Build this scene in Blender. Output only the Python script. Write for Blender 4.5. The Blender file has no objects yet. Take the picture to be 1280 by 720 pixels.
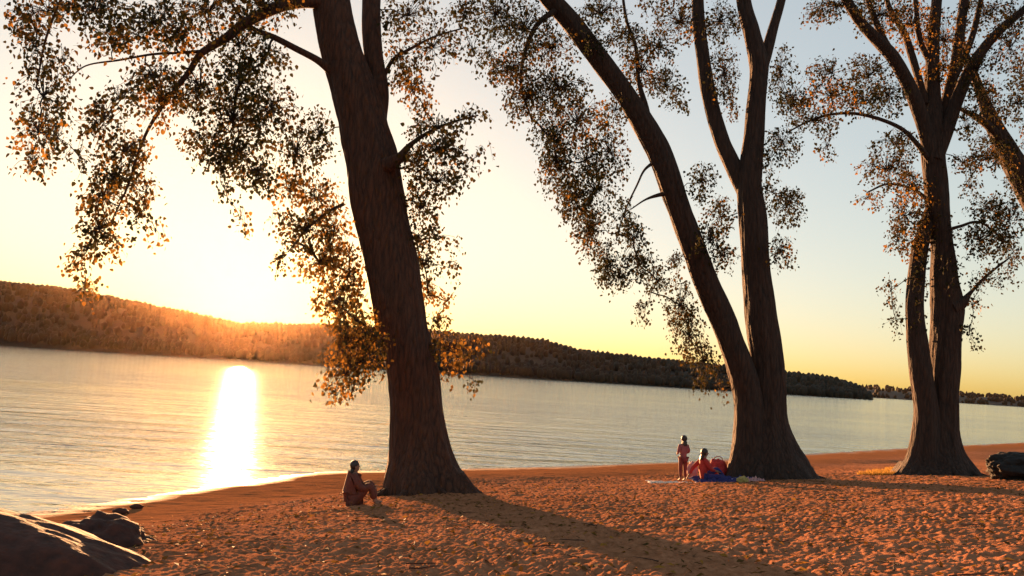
import bpy, bmesh, math, random
import numpy as np
from mathutils import Vector, Matrix, Euler

random.seed(7)
RNG = np.random.default_rng(11)
R = math.radians
S = bpy.context.scene
COL = S.collection

# ------------------------------------------------------------------ camera
F = 960.0
PITCH, ROLL = R(6.37), R(3.576)
camd = bpy.data.cameras.new("camera")
cam = bpy.data.objects.new("camera", camd)
COL.objects.link(cam)
camd.sensor_width = 36.0
camd.lens = 36.0 * F / 1280.0
camd.clip_start = 0.05
camd.clip_end = 20000
CAM_M = Matrix.Rotation(R(90) + PITCH, 4, 'X') @ Matrix.Rotation(ROLL, 4, 'Z')
cam.matrix_world = CAM_M
S.camera = cam
M3 = np.array(CAM_M.to_3x3())


def ray(u, v):
    return M3 @ np.array([u - 640.0, -(v - 360.0), -F])


def at(u, v, Y):
    """World point seen at photograph position (u, v) at the distance Y in front."""
    d = ray(u, v)
    return d * (Y / d[1])


def at_z(u, v, z):
    d = ray(u, v)
    return d * (z / d[2])


WATER = -3.38
SUN = ray(308, 389)
SUN = SUN / np.linalg.norm(SUN)
SUN_EL = math.asin(SUN[2])
SUN_AZ = math.atan2(SUN[0], SUN[1])


# ------------------------------------------------------------------ noise in numpy
def _h(ix, iy, seed):
    n = (ix.astype(np.int64) * 374761393 + iy.astype(np.int64) * 668265263 + seed * 974634777) & 0xffffffff
    n = ((n ^ (n >> 13)) * 1274126177) & 0xffffffff
    n = (n ^ (n >> 16)) & 0xffffff
    return n / float(0xffffff)


def vnoise(x, y, seed=0):
    ix, iy = np.floor(x), np.floor(y)
    fx, fy = x - ix, y - iy
    fx = fx * fx * (3 - 2 * fx)
    fy = fy * fy * (3 - 2 * fy)
    a = _h(ix, iy, seed); b = _h(ix + 1, iy, seed)
    c = _h(ix, iy + 1, seed); d = _h(ix + 1, iy + 1, seed)
    return (a * (1 - fx) + b * fx) * (1 - fy) + (c * (1 - fx) + d * fx) * fy


def fbm(x, y, seed=0, octs=4):
    s, a, t = 0, 1.0, 0
    for k in range(octs):
        s = s + a * vnoise(x, y, seed + k * 17)
        t += a
        x, y, a = x * 2.03 + 5.1, y * 2.03 + 1.7, a * 0.5
    return s / t


def worley(x, y, seed=0):
    ix, iy = np.floor(x), np.floor(y)
    best = np.full(np.shape(x), 9.0)
    for dx in (-1, 0, 1):
        for dy in (-1, 0, 1):
            cx, cy = ix + dx, iy + dy
            px = cx + _h(cx, cy, seed)
            py = cy + _h(cx, cy, seed + 31)
            best = np.minimum(best, (x - px) ** 2 + (y - py) ** 2)
    return np.sqrt(best)


def smooth(a, b, x):
    t = np.clip((x - a) / (b - a), 0, 1)
    return t * t * (3 - 2 * t)


# ------------------------------------------------------------------ materials
def newmat(name):
    m = bpy.data.materials.new(name)
    m.use_nodes = True
    nt = m.node_tree
    b = nt.nodes['Principled BSDF']
    return m, nt, b


def N(nt, t, **kw):
    n = nt.nodes.new(t)
    for k, v in kw.items():
        if k.startswith('i_'):
            n.inputs[k[2:].replace('_', ' ')].default_value = v
        else:
            setattr(n, k, v)
    return n


def ramp(nt, stops, src=None):
    n = nt.nodes.new('ShaderNodeValToRGB')
    e = n.color_ramp.elements
    while len(e) < len(stops):
        e.new(0.5)
    for el, (p, c) in zip(e, stops):
        el.position = p
        el.color = (*c, 1)
    if src is not None:
        nt.links.new(src, n.inputs[0])
    return n


def coords(nt, scale=(1, 1, 1), kind='Object'):
    tc = nt.nodes.new('ShaderNodeTexCoord')
    mp = nt.nodes.new('ShaderNodeMapping')
    mp.inputs['Scale'].default_value = scale
    nt.links.new(tc.outputs[kind], mp.inputs[0])
    return mp.outputs[0]


def bark_mat(name, c0, c1):
    m, nt, b = newmat(name)
    v = coords(nt, (5, 5, 0.9))
    n1 = N(nt, 'ShaderNodeTexNoise', i_Scale=2.2, i_Detail=8.0, i_Roughness=0.62, i_Distortion=0.7)
    nt.links.new(v, n1.inputs['Vector'])
    v2 = coords(nt, (6, 6, 1.0))
    vo = N(nt, 'ShaderNodeTexVoronoi', feature='DISTANCE_TO_EDGE', i_Scale=1.6)
    nt.links.new(v2, vo.inputs['Vector'])
    mx = N(nt, 'ShaderNodeMath', operation='MULTIPLY_ADD')
    nt.links.new(vo.outputs['Distance'], mx.inputs[0])
    mx.inputs[1].default_value = 0.9
    nt.links.new(n1.outputs[0], mx.inputs[2])
    r = ramp(nt, [(0.32, c0), (0.78, c1)], mx.outputs[0])
    nt.links.new(r.outputs[0], b.inputs['Base Color'])
    b.inputs['Roughness'].default_value = 0.92
    bp = N(nt, 'ShaderNodeBump', i_Strength=1.0, i_Distance=0.1)
    nt.links.new(mx.outputs[0], bp.inputs['Height'])
    nt.links.new(bp.outputs[0], b.inputs['Normal'])
    return m


def leaf_mat(name):
    m, nt, b = newmat(name)
    a = N(nt, 'ShaderNodeAttribute', attribute_name='tone')
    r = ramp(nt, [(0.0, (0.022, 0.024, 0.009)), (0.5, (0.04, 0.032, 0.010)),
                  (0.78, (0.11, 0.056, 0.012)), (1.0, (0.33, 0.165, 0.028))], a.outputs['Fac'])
    nt.links.new(r.outputs[0], b.inputs['Base Color'])
    b.inputs['Roughness'].default_value = 0.8
    b.inputs['Specular IOR Level'].default_value = 0.08
    tr = N(nt, 'ShaderNodeBsdfTranslucent')
    nt.links.new(r.outputs[0], tr.inputs['Color'])
    ms = N(nt, 'ShaderNodeMixShader')
    ms.inputs[0].default_value = 0.32
    nt.links.new(b.outputs[0], ms.inputs[1])
    nt.links.new(tr.outputs[0], ms.inputs[2])
    out = nt.nodes['Material Output']
    nt.links.new(ms.outputs[0], out.inputs['Surface'])
    return m


def simple_mat(name, c, rough=0.8, var=0.25, scale=12.0, bump=0.15, dist=0.01):
    m, nt, b = newmat(name)
    n1 = N(nt, 'ShaderNodeTexNoise', i_Scale=scale, i_Detail=5.0)
    nt.links.new(coords(nt), n1.inputs['Vector'])
    lo = tuple(x * (1 - var) for x in c)
    hi = tuple(min(1, x * (1 + var)) for x in c)
    r = ramp(nt, [(0.3, lo), (0.7, hi)], n1.outputs[0])
    nt.links.new(r.outputs[0], b.inputs['Base Color'])
    b.inputs['Roughness'].default_value = rough
    bp = N(nt, 'ShaderNodeBump', i_Strength=bump, i_Distance=dist)
    nt.links.new(n1.outputs[0], bp.inputs['Height'])
    nt.links.new(bp.outputs[0], b.inputs['Normal'])
    return m


def sand_mat():
    m, nt, b = newmat('sand')
    v = coords(nt)
    big = N(nt, 'ShaderNodeTexNoise', i_Scale=0.35, i_Detail=4.0)
    mid = N(nt, 'ShaderNodeTexNoise', i_Scale=9.0, i_Detail=8.0, i_Roughness=0.65)
    fine = N(nt, 'ShaderNodeTexNoise', i_Scale=85.0, i_Detail=4.0)
    for n in (big, mid, fine):
        nt.links.new(v, n.inputs['Vector'])
    r1 = ramp(nt, [(0.3, (0.18, 0.075, 0.036)), (0.72, (0.40, 0.18, 0.096))], mid.outputs[0])
    r2 = ramp(nt, [(0.3, (0.8, 0.8, 0.78)), (0.7, (1.1, 1.1, 1.1))], big.outputs[0])
    mx = N(nt, 'ShaderNodeMix', data_type='RGBA', blend_type='MULTIPLY')
    mx.inputs[0].default_value = 1.0
    nt.links.new(r1.outputs[0], mx.inputs[6]); nt.links.new(r2.outputs[0], mx.inputs[7])
    wet = N(nt, 'ShaderNodeAttribute', attribute_name='wet')
    mw = N(nt, 'ShaderNodeMix', data_type='RGBA')
    nt.links.new(wet.outputs['Fac'], mw.inputs[0])
    nt.links.new(mx.outputs[2], mw.inputs[6])
    mw.inputs[7].default_value = (0.25, 0.105, 0.045, 1)
    ed = N(nt, 'ShaderNodeAttribute', attribute_name='edge')
    me_ = N(nt, 'ShaderNodeMix', data_type='RGBA')
    nt.links.new(ed.outputs['Fac'], me_.inputs[0]); nt.links.new(mw.outputs[2], me_.inputs[6])
    me_.inputs[7].default_value = (0.085, 0.034, 0.015, 1)
    nt.links.new(me_.outputs[2], b.inputs['Base Color'])
    rr = N(nt, 'ShaderNodeMapRange'); rr.inputs[3].default_value = 0.93; rr.inputs[4].default_value = 0.5
    nt.links.new(ed.outputs['Fac'], rr.inputs[0]); nt.links.new(rr.outputs[0], b.inputs['Roughness'])
    sp = N(nt, 'ShaderNodeMath', operation='MULTIPLY'); sp.inputs[1].default_value = 0.35
    nt.links.new(ed.outputs['Fac'], sp.inputs[0]); nt.links.new(sp.outputs[0], b.inputs['Specular IOR Level'])
    ad = N(nt, 'ShaderNodeMath', operation='MULTIPLY_ADD')
    nt.links.new(fine.outputs[0], ad.inputs[0]); ad.inputs[1].default_value = 0.25
    nt.links.new(mid.outputs[0], ad.inputs[2])
    bp = N(nt, 'ShaderNodeBump', i_Strength=0.6, i_Distance=0.03)
    nt.links.new(ad.outputs[0], bp.inputs['Height'])
    nt.links.new(bp.outputs[0], b.inputs['Normal'])
    return m


def water_mat():
    m, nt, b = newmat('water')
    b.inputs['Base Color'].default_value = (0.05, 0.055, 0.045, 1)
    b.inputs['Roughness'].default_value = 0.10
    b.inputs['IOR'].default_value = 2.4
    # long low ripples lying across the view, fine chop on top
    v = coords(nt, (0.22, 1.0, 1.0))
    n1 = N(nt, 'ShaderNodeTexNoise', i_Scale=0.55, i_Detail=3.0, i_Roughness=0.5, i_Distortion=0.4)
    nt.links.new(v, n1.inputs['Vector'])
    v2 = coords(nt, (0.5, 1.0, 1.0))
    n2 = N(nt, 'ShaderNodeTexNoise', i_Scale=4.5, i_Detail=3.0)
    nt.links.new(v2, n2.inputs['Vector'])
    v3 = coords(nt, (0.012, 0.05, 1.0))
    n3 = N(nt, 'ShaderNodeTexNoise', i_Scale=1.0, i_Detail=3.0)
    nt.links.new(v3, n3.inputs['Vector'])
    amp = ramp(nt, [(0.35, (0.35, 0.35, 0.35)), (0.65, (1, 1, 1))], n3.outputs[0])
    s = N(nt, 'ShaderNodeMath', operation='MULTIPLY_ADD')
    nt.links.new(n2.outputs[0], s.inputs[0]); s.inputs[1].default_value = 0.18
    nt.links.new(n1.outputs[0], s.inputs[2])
    bp = N(nt, 'ShaderNodeBump', i_Distance=0.5)
    ss = N(nt, 'ShaderNodeMath', operation='MULTIPLY')
    nt.links.new(amp.outputs[0], ss.inputs[0]); ss.inputs[1].default_value = 0.55
    nt.links.new(ss.outputs[0], bp.inputs['Strength'])
    nt.links.new(s.outputs[0], bp.inputs['Height'])
    nt.links.new(bp.outputs[0], b.inputs['Normal'])
    return m


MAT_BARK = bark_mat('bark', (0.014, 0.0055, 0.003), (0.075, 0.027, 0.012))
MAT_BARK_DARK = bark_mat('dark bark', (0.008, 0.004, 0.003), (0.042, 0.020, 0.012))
MAT_LEAF = leaf_mat('leaf')
MAT_SAND = sand_mat()
MAT_WATER = water_mat()
MAT_ROCK = simple_mat('rock', (0.052, 0.014, 0.007), 0.9, 0.5, 9.0, 0.8, 0.04)
MAT_DARKROCK = simple_mat('dark rock', (0.007, 0.0055, 0.005), 0.9, 0.5, 8.0, 0.8, 0.05)
MAT_WOOD = simple_mat('wooded slope', (0.016, 0.011, 0.005), 0.95, 0.5, 0.06, 0.3, 1.0)


# ------------------------------------------------------------------ mesh helpers
def link(name, verts, faces, mat, parent=None, smooth_=True, attr=None):
    me = bpy.data.meshes.new(name)
    verts = np.asarray(verts, dtype=np.float64)
    if isinstance(faces, np.ndarray):
        k = faces.shape[1]
        nf = faces.shape[0]
        me.vertices.add(len(verts))
        me.vertices.foreach_set('co', verts.astype(np.float32).ravel())
        me.loops.add(nf * k)
        me.loops.foreach_set('vertex_index', faces.astype(np.int32).ravel())
        me.polygons.add(nf)
        me.polygons.foreach_set('loop_start', np.arange(0, nf * k, k, dtype=np.int32))
        me.polygons.foreach_set('loop_total', np.full(nf, k, dtype=np.int32))
        me.update(calc_edges=True)
    else:
        me.from_pydata([tuple(v) for v in verts], [], faces)
    me.validate()
    if smooth_:
        me.polygons.foreach_set('use_smooth', np.ones(len(me.polygons), dtype=bool))
    if attr:
        for k_, arr in attr.items():
            a = me.attributes.new(k_, 'FLOAT', 'POINT')
            a.data.foreach_set('value', np.asarray(arr, dtype=np.float32))
    me.materials.append(mat)
    o = bpy.data.objects.new(name, me)
    COL.objects.link(o)
    if parent is not None:
        o.parent = parent
        o.matrix_parent_inverse = parent.matrix_basis.inverted()
    return o


def root(name, loc, label, cat, group=None):
    o = bpy.data.objects.new(name, None)
    o.empty_display_size = 0.2
    o.location = loc
    COL.objects.link(o)
    bpy.context.view_layer.update()
    return tag(o, label, cat, group)


def tag(o, label, cat, group=None, kind=None):
    o['label'] = label
    if cat: o['category'] = cat
    if group: o['group'] = group
    if kind: o['kind'] = kind
    return o


def catmull(P, n):
    P = np.asarray(P, float)
    if len(P) < 3:
        t = np.linspace(0, 1, n * (len(P) - 1) + 1)[:, None]
        return P[0] * (1 - t) + P[-1] * t
    Q = np.vstack([2 * P[0] - P[1], P, 2 * P[-1] - P[-2]])
    out = []
    for i in range(1, len(Q) - 2):
        t = np.linspace(0, 1, n, endpoint=False)[:, None]
        p0, p1, p2, p3 = Q[i - 1], Q[i], Q[i + 1], Q[i + 2]
        out.append(0.5 * (2 * p1 + (p2 - p0) * t + (2 * p0 - 5 * p1 + 4 * p2 - p3) * t ** 2 + (-p0 + 3 * p1 - 3 * p2 + p3) * t ** 3))
    out.append(P[-1:])
    return np.vstack(out)


def tube(P, rad, seg=10, bark=0.0, seed=0, lobes=None, cap=True):
    """Swept tube; bark = relative depth of the ridges; lobes(i_height) gives root buttresses."""
    P = np.asarray(P, float); rad = np.asarray(rad, float)
    n = len(P)
    T = np.gradient(P, axis=0)
    T /= np.linalg.norm(T, axis=1)[:, None] + 1e-9
    ref = np.array([0.0, 1.0, 0.0]) if abs(T[0][1]) < 0.9 else np.array([1.0, 0, 0])
    A = np.cross(T, ref); A /= np.linalg.norm(A, axis=1)[:, None] + 1e-9
    B = np.cross(T, A)
    th = np.linspace(0, 2 * math.pi, seg, endpoint=False)
    c, s = np.cos(th), np.sin(th)
    rr = np.repeat(rad[:, None], seg, 1)
    if bark > 0:
        L = np.concatenate([[0], np.cumsum(np.linalg.norm(np.diff(P, axis=0), axis=1))])
        TH, LL = np.meshgrid(th, L)
        # periodic in angle through the circle's own coordinates
        q = 5.0
        nz = fbm(np.cos(TH) * q + LL * 0.55 + seed, np.sin(TH) * q - LL * 0.35, seed, 4) - 0.5
        nz2 = fbm(np.cos(TH) * 1.3 + LL * 0.5 + seed * 3, np.sin(TH) * 1.3 + LL * 0.7, seed + 5, 2) - 0.5
        rr = rr * (1 + bark * nz * 1.7 + bark * 1.5 * nz2) * (1 + 0.05 * np.sin(LL * 1.7 + seed) * np.cos(TH - LL * 0.8))
        if lobes is not None:
            rr = rr * (1 + lobes(TH, LL))
    V = P[:, None, :] + rr[..., None] * (A[:, None, :] * c[None, :, None] + B[:, None, :] * s[None, :, None])
    V = V.reshape(-1, 3)
    i = np.arange(n - 1)[:, None]; j = np.arange(seg)[None, :]
    a = i * seg + j; b = i * seg + (j + 1) % seg
    Fq = np.stack([a, b, b + seg, a + seg], -1).reshape(-1, 4)
    return V, Fq


class Acc:
    def __init__(s):
        s.v, s.f, s.n = [], [], 0

    def add(s, vf):
        v, f = vf
        s.v.append(v); s.f.append(f + s.n); s.n += len(v)

    def build(s, name, mat, parent=None, **k):
        return link(name, np.vstack(s.v), np.vstack(s.f), mat, parent, **k)


# ------------------------------------------------------------------ terrain
shore_px = [(-260, 672), (-120, 660), (0, 646), (60, 638), (130, 628), (200, 618), (300, 603), (350, 595), (400, 590),
            (560, 586), (700, 583), (780, 580), (860, 577), (1000, 568), (1130, 560), (1280, 553), (1380, 549), (1600, 543)]
SH = np.array([at_z(u, v, WATER)[:2] for u, v in shore_px])
SH = np.vstack([[-9.0, -40.0], [-10.5, -10.0], [-11.5, 2.0], SH, [160, 150], [320, 180]])
SHD = np.vstack([a + (b - a) * np.linspace(0, 1, 40, endpoint=False)[:, None] for a, b in zip(SH[:-1], SH[1:])])
SH_AZ = np.degrees(np.arctan2(SHD[:, 0], SHD[:, 1]))
SH_R = np.hypot(SHD[:, 0], SHD[:, 1])


def shore_dist(x, y):
    d = np.full(np.shape(x), 1e9)
    for a, b in zip(SH[:-1], SH[1:]):
        ab = b - a
        t = np.clip(((x - a[0]) * ab[0] + (y - a[1]) * ab[1]) / (ab @ ab), 0, 1)
        d = np.minimum(d, np.hypot(x - a[0] - t * ab[0], y - a[1] - t * ab[1]))
    az = np.degrees(np.arctan2(x, y)); r = np.hypot(x, y)
    rs = np.interp(az, SH_AZ, SH_R, left=SH_R[0], right=500)
    return np.where(r < rs, d, -d)


def ground(x, y, detail=False):
    x = np.asarray(x, float); y = np.asarray(y, float)
    s = shore_dist(x, y)
    pl = -1.1 + 0.07 * x - 0.0913 * y
    cap = -0.55
    pl = np.where(pl > cap - 0.4, cap - 0.4 * np.exp(-(pl - cap + 0.4) / 0.4), pl)
    w = smooth(0.5, 8.0, s)
    land = (WATER + 0.062 * np.maximum(s, 0)) * (1 - w) + np.maximum(pl, WATER + 0.15) * w
    z = np.where(s > 0, land, WATER + 0.12 * s)
    z = np.maximum(z, WATER - 6)
    z = z + (fbm(x * 0.35, y * 0.35, 3, 3) - 0.5) * 0.16 * smooth(1.0, 5.0, s)
    if detail:
        dry = smooth(2.6, 4.6, s + (fbm(x * 0.3, y * 0.3, 8, 2) - 0.5) * 1.2)
        wx = x + (vnoise(x * 3, y * 3, 2) - 0.5) * 0.25
        wy = y + (vnoise(x * 3, y * 3, 4) - 0.5) * 0.25
        foot = np.clip(worley(wx * 8.6, wy * 8.6, 5), 0, 0.85)
        foot2 = np.clip(worley(wx * 19, wy * 19, 9), 0, 0.9)
        far = smooth(46, 26, np.hypot(x, y))
        z = z + far * dry * ((0.45 - foot) * 0.044 * (0.5 + vnoise(x * 0.9, y * 0.9, 77)) + (foot2 - 0.45) * 0.018 + (fbm(x * 2.6, y * 2.6, 61, 2) - 0.5) * 0.05 + (fbm(x * 11, y * 11, 6, 3) - 0.5) * 0.026)
        # small step where the waves have cut the beach
        z = z + far * (1 - dry) * (fbm(x * 2, y * 6, 12, 3) - 0.5) * 0.03
        return z, 1 - dry
    return z


def gz(x, y):
    return float(ground(np.array([x]), np.array([y]))[0])


def on_ground(u, v):
    """Where the sight line through (u, v) meets the sand."""
    d = ray(u, v)
    lo, hi = 2.0, 120.0
    ys = np.linspace(lo, hi, 3000)
    X = d[0] / d[1] * ys; Zr = d[2] / d[1] * ys
    g = ground(X, ys)
    i = int(np.argmax(Zr < g))
    return np.array([X[i], ys[i], g[i]])


def build_terrain():
    az = np.concatenate([np.linspace(-180, -44, 40, endpoint=False), np.linspace(-44, 44, 1150, endpoint=False), np.linspace(44, 180, 41)])
    r = [0.3]
    while r[-1] < 4.5: r.append(r[-1] * 1.12)
    while r[-1] < 48: r.append(r[-1] * 1.0036 + 0.004)
    while r[-1] < 700: r.append(r[-1] * 1.05)
    r = np.array(r)
    A, RR = np.meshgrid(np.radians(az), r)
    X = RR * np.sin(A); Y = RR * np.cos(A)
    Z, wet = ground(X, Y, True)
    V = np.stack([X, Y, Z], -1).reshape(-1, 3)
    na, nr = len(az), len(r)
    i = np.arange(nr - 1)[:, None]; j = np.arange(na - 1)[None, :]
    a = i * na + j
    Fq = np.stack([a, a + 1, a + na + 1, a + na], -1).reshape(-1, 4)
    o = link('ground', V, Fq, MAT_SAND, attr={'wet': wet.ravel(), 'edge': smooth(0.9, 0.15, shore_dist(X, Y) + (fbm(X * 0.8, Y * 0.8, 91, 3) - 0.5) * 0.9).ravel()})
    tag(o, 'reddish sand of the beach, trodden and lumpy', None, kind='structure')


build_terrain()

wv = [(-6000, -3000, WATER), (6000, -3000, WATER), (6000, 9000, WATER), (-6000, 9000, WATER)]
tag(link('water', wv, [(0, 1, 2, 3)], MAT_WATER), 'calm lake reflecting the low sun', None, kind='structure')


# ------------------------------------------------------------------ far shore
def ridge(name, prof, y0, y1, ridge_y, label, tree_h, n_trees, seed):
    """prof: photograph positions of the skyline; the slope climbs from the water at y0 to the skyline at ridge_y."""
    rng = np.random.default_rng(seed)
    us = np.array([p[0] for p in prof], float); vs = np.array([p[1] for p in prof], float)
    uu = np.linspace(us[0], us[-1], 260)
    vv = np.interp(uu, us, vs)
    top = np.array([at(u, v, ridge_y) for u, v in zip(uu, vv)])
    hh = np.maximum(top[:, 2] - WATER - tree_h * 0.85, 0.4)
    ts = np.linspace(0, 1.7, 26)
    rows = []
    for t in ts:
        y = y0 + (ridge_y - y0) * t
        prof_h = math.sin(min(t, 1) * math.pi / 2) ** 0.8 if t <= 1 else max(0.0, 1 - (t - 1) * 0.9)
        k = y / ridge_y
        x = top[:, 0] * k
        z = WATER - 1.5 + (hh + 1.5) * prof_h + (fbm(x * 0.012, np.full_like(x, y * 0.012), seed, 4) - 0.5) * 7 * math.sin(min(1, t) * math.pi)
        rows.append(np.stack([x, np.full_like(x, y), z], -1))
    G = np.array(rows)
    n = len(uu)
    i = np.arange(len(ts) - 1)[:, None]; j = np.arange(n - 1)[None, :]
    a = i * n + j
    Fq = np.stack([a, a + 1, a + n + 1, a + n], -1).reshape(-1, 4)
    tag(link('hills', G.reshape(-1, 3), Fq, MAT_WOOD), label, None, kind='structure')
    # woods on the slope
    bm = bmesh.new(); bmesh.ops.create_icosphere(bm, subdivisions=2, radius=1)
    bv = np.array([v.co[:] for v in bm.verts]); bf = np.array([[v.index for v in f.verts] for f in bm.faces]); bm.free()
    acc = Acc()
    for k in range(n_trees):
        if k < n_trees * 0.42:
            t = rng.uniform(0.86, 1.02)
        elif k < n_trees * 0.6:
            t = rng.uniform(0.03, 0.1)
        else:
            t = rng.uniform(0.05, 0.95)
        fi = rng.uniform(0, n - 1.01); i0 = int(fi)
        ft = t / 1.7 * (len(ts) - 1); j0 = int(ft)
        p = G[j0, i0] * (1 - (ft - j0)) + G[min(j0 + 1, len(ts) - 1), i0] * (ft - j0)
        sc = tree_h * rng.uniform(0.45, 1.05)
        dj = 1 + rng.normal(0, 0.13, (len(bv), 1))
        shape = bv * dj * np.array([0.42, 0.42, 0.58]) * sc
        shape[:, 2] += sc * 0.42
        if rng.random() < 0.3:
            shape[:, :2] *= np.clip(1.15 - (shape[:, 2:3] / sc), 0.12, 1.0)
        acc.add((shape + p, bf))
    tag(acc.build('woods', MAT_WOOD, smooth_=False), label.replace('hill', 'trees covering the hill'), None, kind='stuff')


ridge('hills', [(-420, 330), (-200, 335), (0, 352), (60, 359), (100, 364), (150, 374), (200, 384), (250, 394), (300, 405), (340, 405), (400, 406),
                (440, 409), (530, 412), (600, 419), (680, 425), (720, 437), (800, 447), (880, 455), (980, 465), (1030, 470), (1060, 477), (1080, 486), (1092, 497)],
      760, 1300, 1000, 'long dark wooded hill beyond the lake', 9, 9000, 3)
ridge('hills', [(1040, 479), (1090, 481), (1150, 485), (1200, 489), (1280, 495), (1500, 508), (1700, 518)],
      2200, 3000, 2600, 'faint far wooded hill low on the horizon at right', 16, 700, 5)


# ------------------------------------------------------------------ trees
class Tree:
    def __init__(s, name, base_px, depth, label, seed):
        s.rng = np.random.default_rng(seed)
        s.depth = depth
        s.seed = seed
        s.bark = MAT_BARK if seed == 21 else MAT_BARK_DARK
        b = at(*base_px, depth)
        s.base = np.array([b[0], b[1], gz(b[0], b[1])])
        s.root = root(name, tuple(s.base), label, 'tree')
        s.sk = []            # skeleton points (u, v, depth) to grow from
        s.limbs = []

    def limb(s, name, pts, seg=20, bark=0.12, flare=0.0, dens=8, branch_from=True):
        """pts: (u, v, width, extra depth)."""
        P = np.array([at(u, v, s.depth + dz) for u, v, w, dz in pts])
        Rd = np.array([w * 0.5 * (s.depth + dz) / F for u, v, w, dz in pts])
        PR = catmull(np.hstack([P, Rd[:, None]]), dens)
        lob = None
        if flare:
            ph = s.rng.uniform(0, 6.28)
            def lob(TH, LL):
                k = np.exp(-LL / 0.55) * flare
                return k * (0.55 * np.cos(TH * 5 + ph) + 0.35 * np.cos(TH * 3 + ph * 2) + 0.25)
        V, Fq = tube(PR[:, :3], PR[:, 3], seg, bark, s.seed + len(s.limbs), lob)
        s.limbs.append(name)
        link(name, V, Fq, s.bark, s.root)
        if branch_from:
            q = catmull(np.array([(u, v, s.depth + dz) for u, v, w, dz in pts]), 5)
            for p in q:
                if p[1] < 330: s.sk.append(tuple(p))

    def roots(s, spec):
        """spec: (bearing in degrees, start radius, reach, thickness)."""
        for deg, r0, reach, th in spec:
            a = R(deg); pts = []; rad = []
            w = s.rng.uniform(-.3, .3)
            for k in range(7):
                t = k / 6; rr = r0 + reach * t; aa = a + w * t * t
                x = s.base[0] + rr * math.cos(aa); y = s.base[1] + rr * math.sin(aa)
                z = gz(x, y) + 0.34 * (1 - t) ** 2.4 + 0.02 - 0.09 * t
                pts.append((x, y, z)); rad.append(th * (1 - 0.72 * t))
            PR = catmull(np.hstack([np.array(pts), np.array(rad)[:, None]]), 5)
            V, Fq = tube(PR[:, :3], PR[:, 3], 14, 0.2, s.seed + int(deg))
            link('root', V, Fq, s.bark, s.root)

    def crown(s, clusters, leaf=0.11, spread=1.0, tone=0.35, extra_nodes=(), per=5.0):
        rng = s.rng
        for e in extra_nodes: s.sk.append(e)
        nodes = list(s.sk); par = [-1] * len(nodes)
        todo = list(clusters)
        info = []
        while todo:
            sk = np.array([(a, b) for a, b, _ in nodes])
            best = None
            for ci, c in enumerate(todo):
                d = np.hypot(sk[:, 0] - c[0], sk[:, 1] - c[1]) + np.maximum(0, sk[:, 1] - c[1]) * 0.3
                k = int(np.argmin(d))
                if best is None or d[k] < best[0]: best = (d[k], ci, k)
            d, ci, k = best
            c = todo.pop(ci)
            dep = nodes[k][2] + rng.uniform(-1, 1) * min(1.3, 0.25 + d * 0.012) * spread
            dep = s.depth + max(-2.6, min(2.6, dep - s.depth))
            # a mid node keeps the branch curved
            mu = (nodes[k][0] + c[0]) / 2 + rng.normal(0, d * 0.06); mv = (nodes[k][1] + c[1]) / 2 - d * 0.10
            nodes.append((mu, mv, (nodes[k][2] + dep) / 2)); par.append(k)
            nodes.append((c[0], c[1], dep)); par.append(len(nodes) - 2)
            info.append((len(nodes) - 1, c))
        cnt = np.zeros(len(nodes))
        for ni, c in info: cnt[ni] += c[4] / 100.0
        for i in range(len(nodes) - 1, -1, -1):
            if par[i] >= 0: cnt[par[i]] += cnt[i]
        tw = Acc()
        W = [at(*n) for n in nodes]
        for i in range(len(nodes)):
            if par[i] < 0: continue
            r0 = 0.006 + 0.0065 * math.sqrt(min(cnt[i], 30)); r1 = r0 * 0.8
            p = [W[par[i]], (W[par[i]] + W[i]) / 2 + rng.normal(0, 0.03, 3), W[i]]
            PR = catmull(p, 3)
            tw.add(tube(PR, np.linspace(r0, r1, len(PR)), 6))
        LP, LD, LT = [], [], []
        for ni, (u, v, ru, rv, n) in info:
            dep = nodes[ni][2]
            n_sp = max(2, int(n / per))
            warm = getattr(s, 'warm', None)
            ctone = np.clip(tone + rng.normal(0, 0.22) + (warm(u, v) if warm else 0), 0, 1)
            px = dep / F
            for q in range(n_sp):
                a = rng.uniform(0, 6.283); rr = rng.uniform(0, 1) ** 0.55
                su, sv = u + ru * rr * math.cos(a), v + rv * rr * math.sin(a)
                dd = dep + rng.normal(0, 0.5) * min(1.6, 0.4 + ru * px) 
                e = at(su, sv, dd)
                L = rng.uniform(0.22, 0.55)
                out = e - W[ni]; out = out / (np.linalg.norm(out) + 1e-6)
                dirv = out * 0.7 + np.array([0, 0, -1.0]) + rng.normal(0, 0.4, 3)
                dirv /= np.linalg.norm(dirv)
                st = e - dirv * L * 0.5
                sag = np.array([0, 0, -0.12 * L])
                pts = np.array([st, st + dirv * L * 0.5 + sag * -0.6, st + dirv * L])
                tw.add(tube(pts, [0.006, 0.0045, 0.002], 3))
                if rng.random() < 0.8:
                    mid = (W[ni] + st) / 2 + rng.normal(0, 0.05, 3) + np.array([0, 0, 0.06])
                    tw.add(tube(np.array([W[ni], mid, st]), [0.009, 0.007, 0.005], 4))
                nl = int(rng.integers(7, 12))
                t = rng.uniform(0.05, 1.08, nl)[:, None]
                pp = st + dirv * L * t + rng.normal(0, 0.095, (nl, 3))
                LP.append(pp)
                dl = dirv * 0.5 + rng.normal(0, 0.65, (nl, 3)) + np.array([0, 0, -0.7])
                LD.append(dl)
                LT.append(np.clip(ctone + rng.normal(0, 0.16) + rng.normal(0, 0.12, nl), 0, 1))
        P = np.vstack(LP); D = np.vstack(LD); T = np.concatenate(LT)
        leaves(s, P, D, T, leaf)
        tw.build('twigs', MAT_BARK_DARK, s.root)


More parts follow.
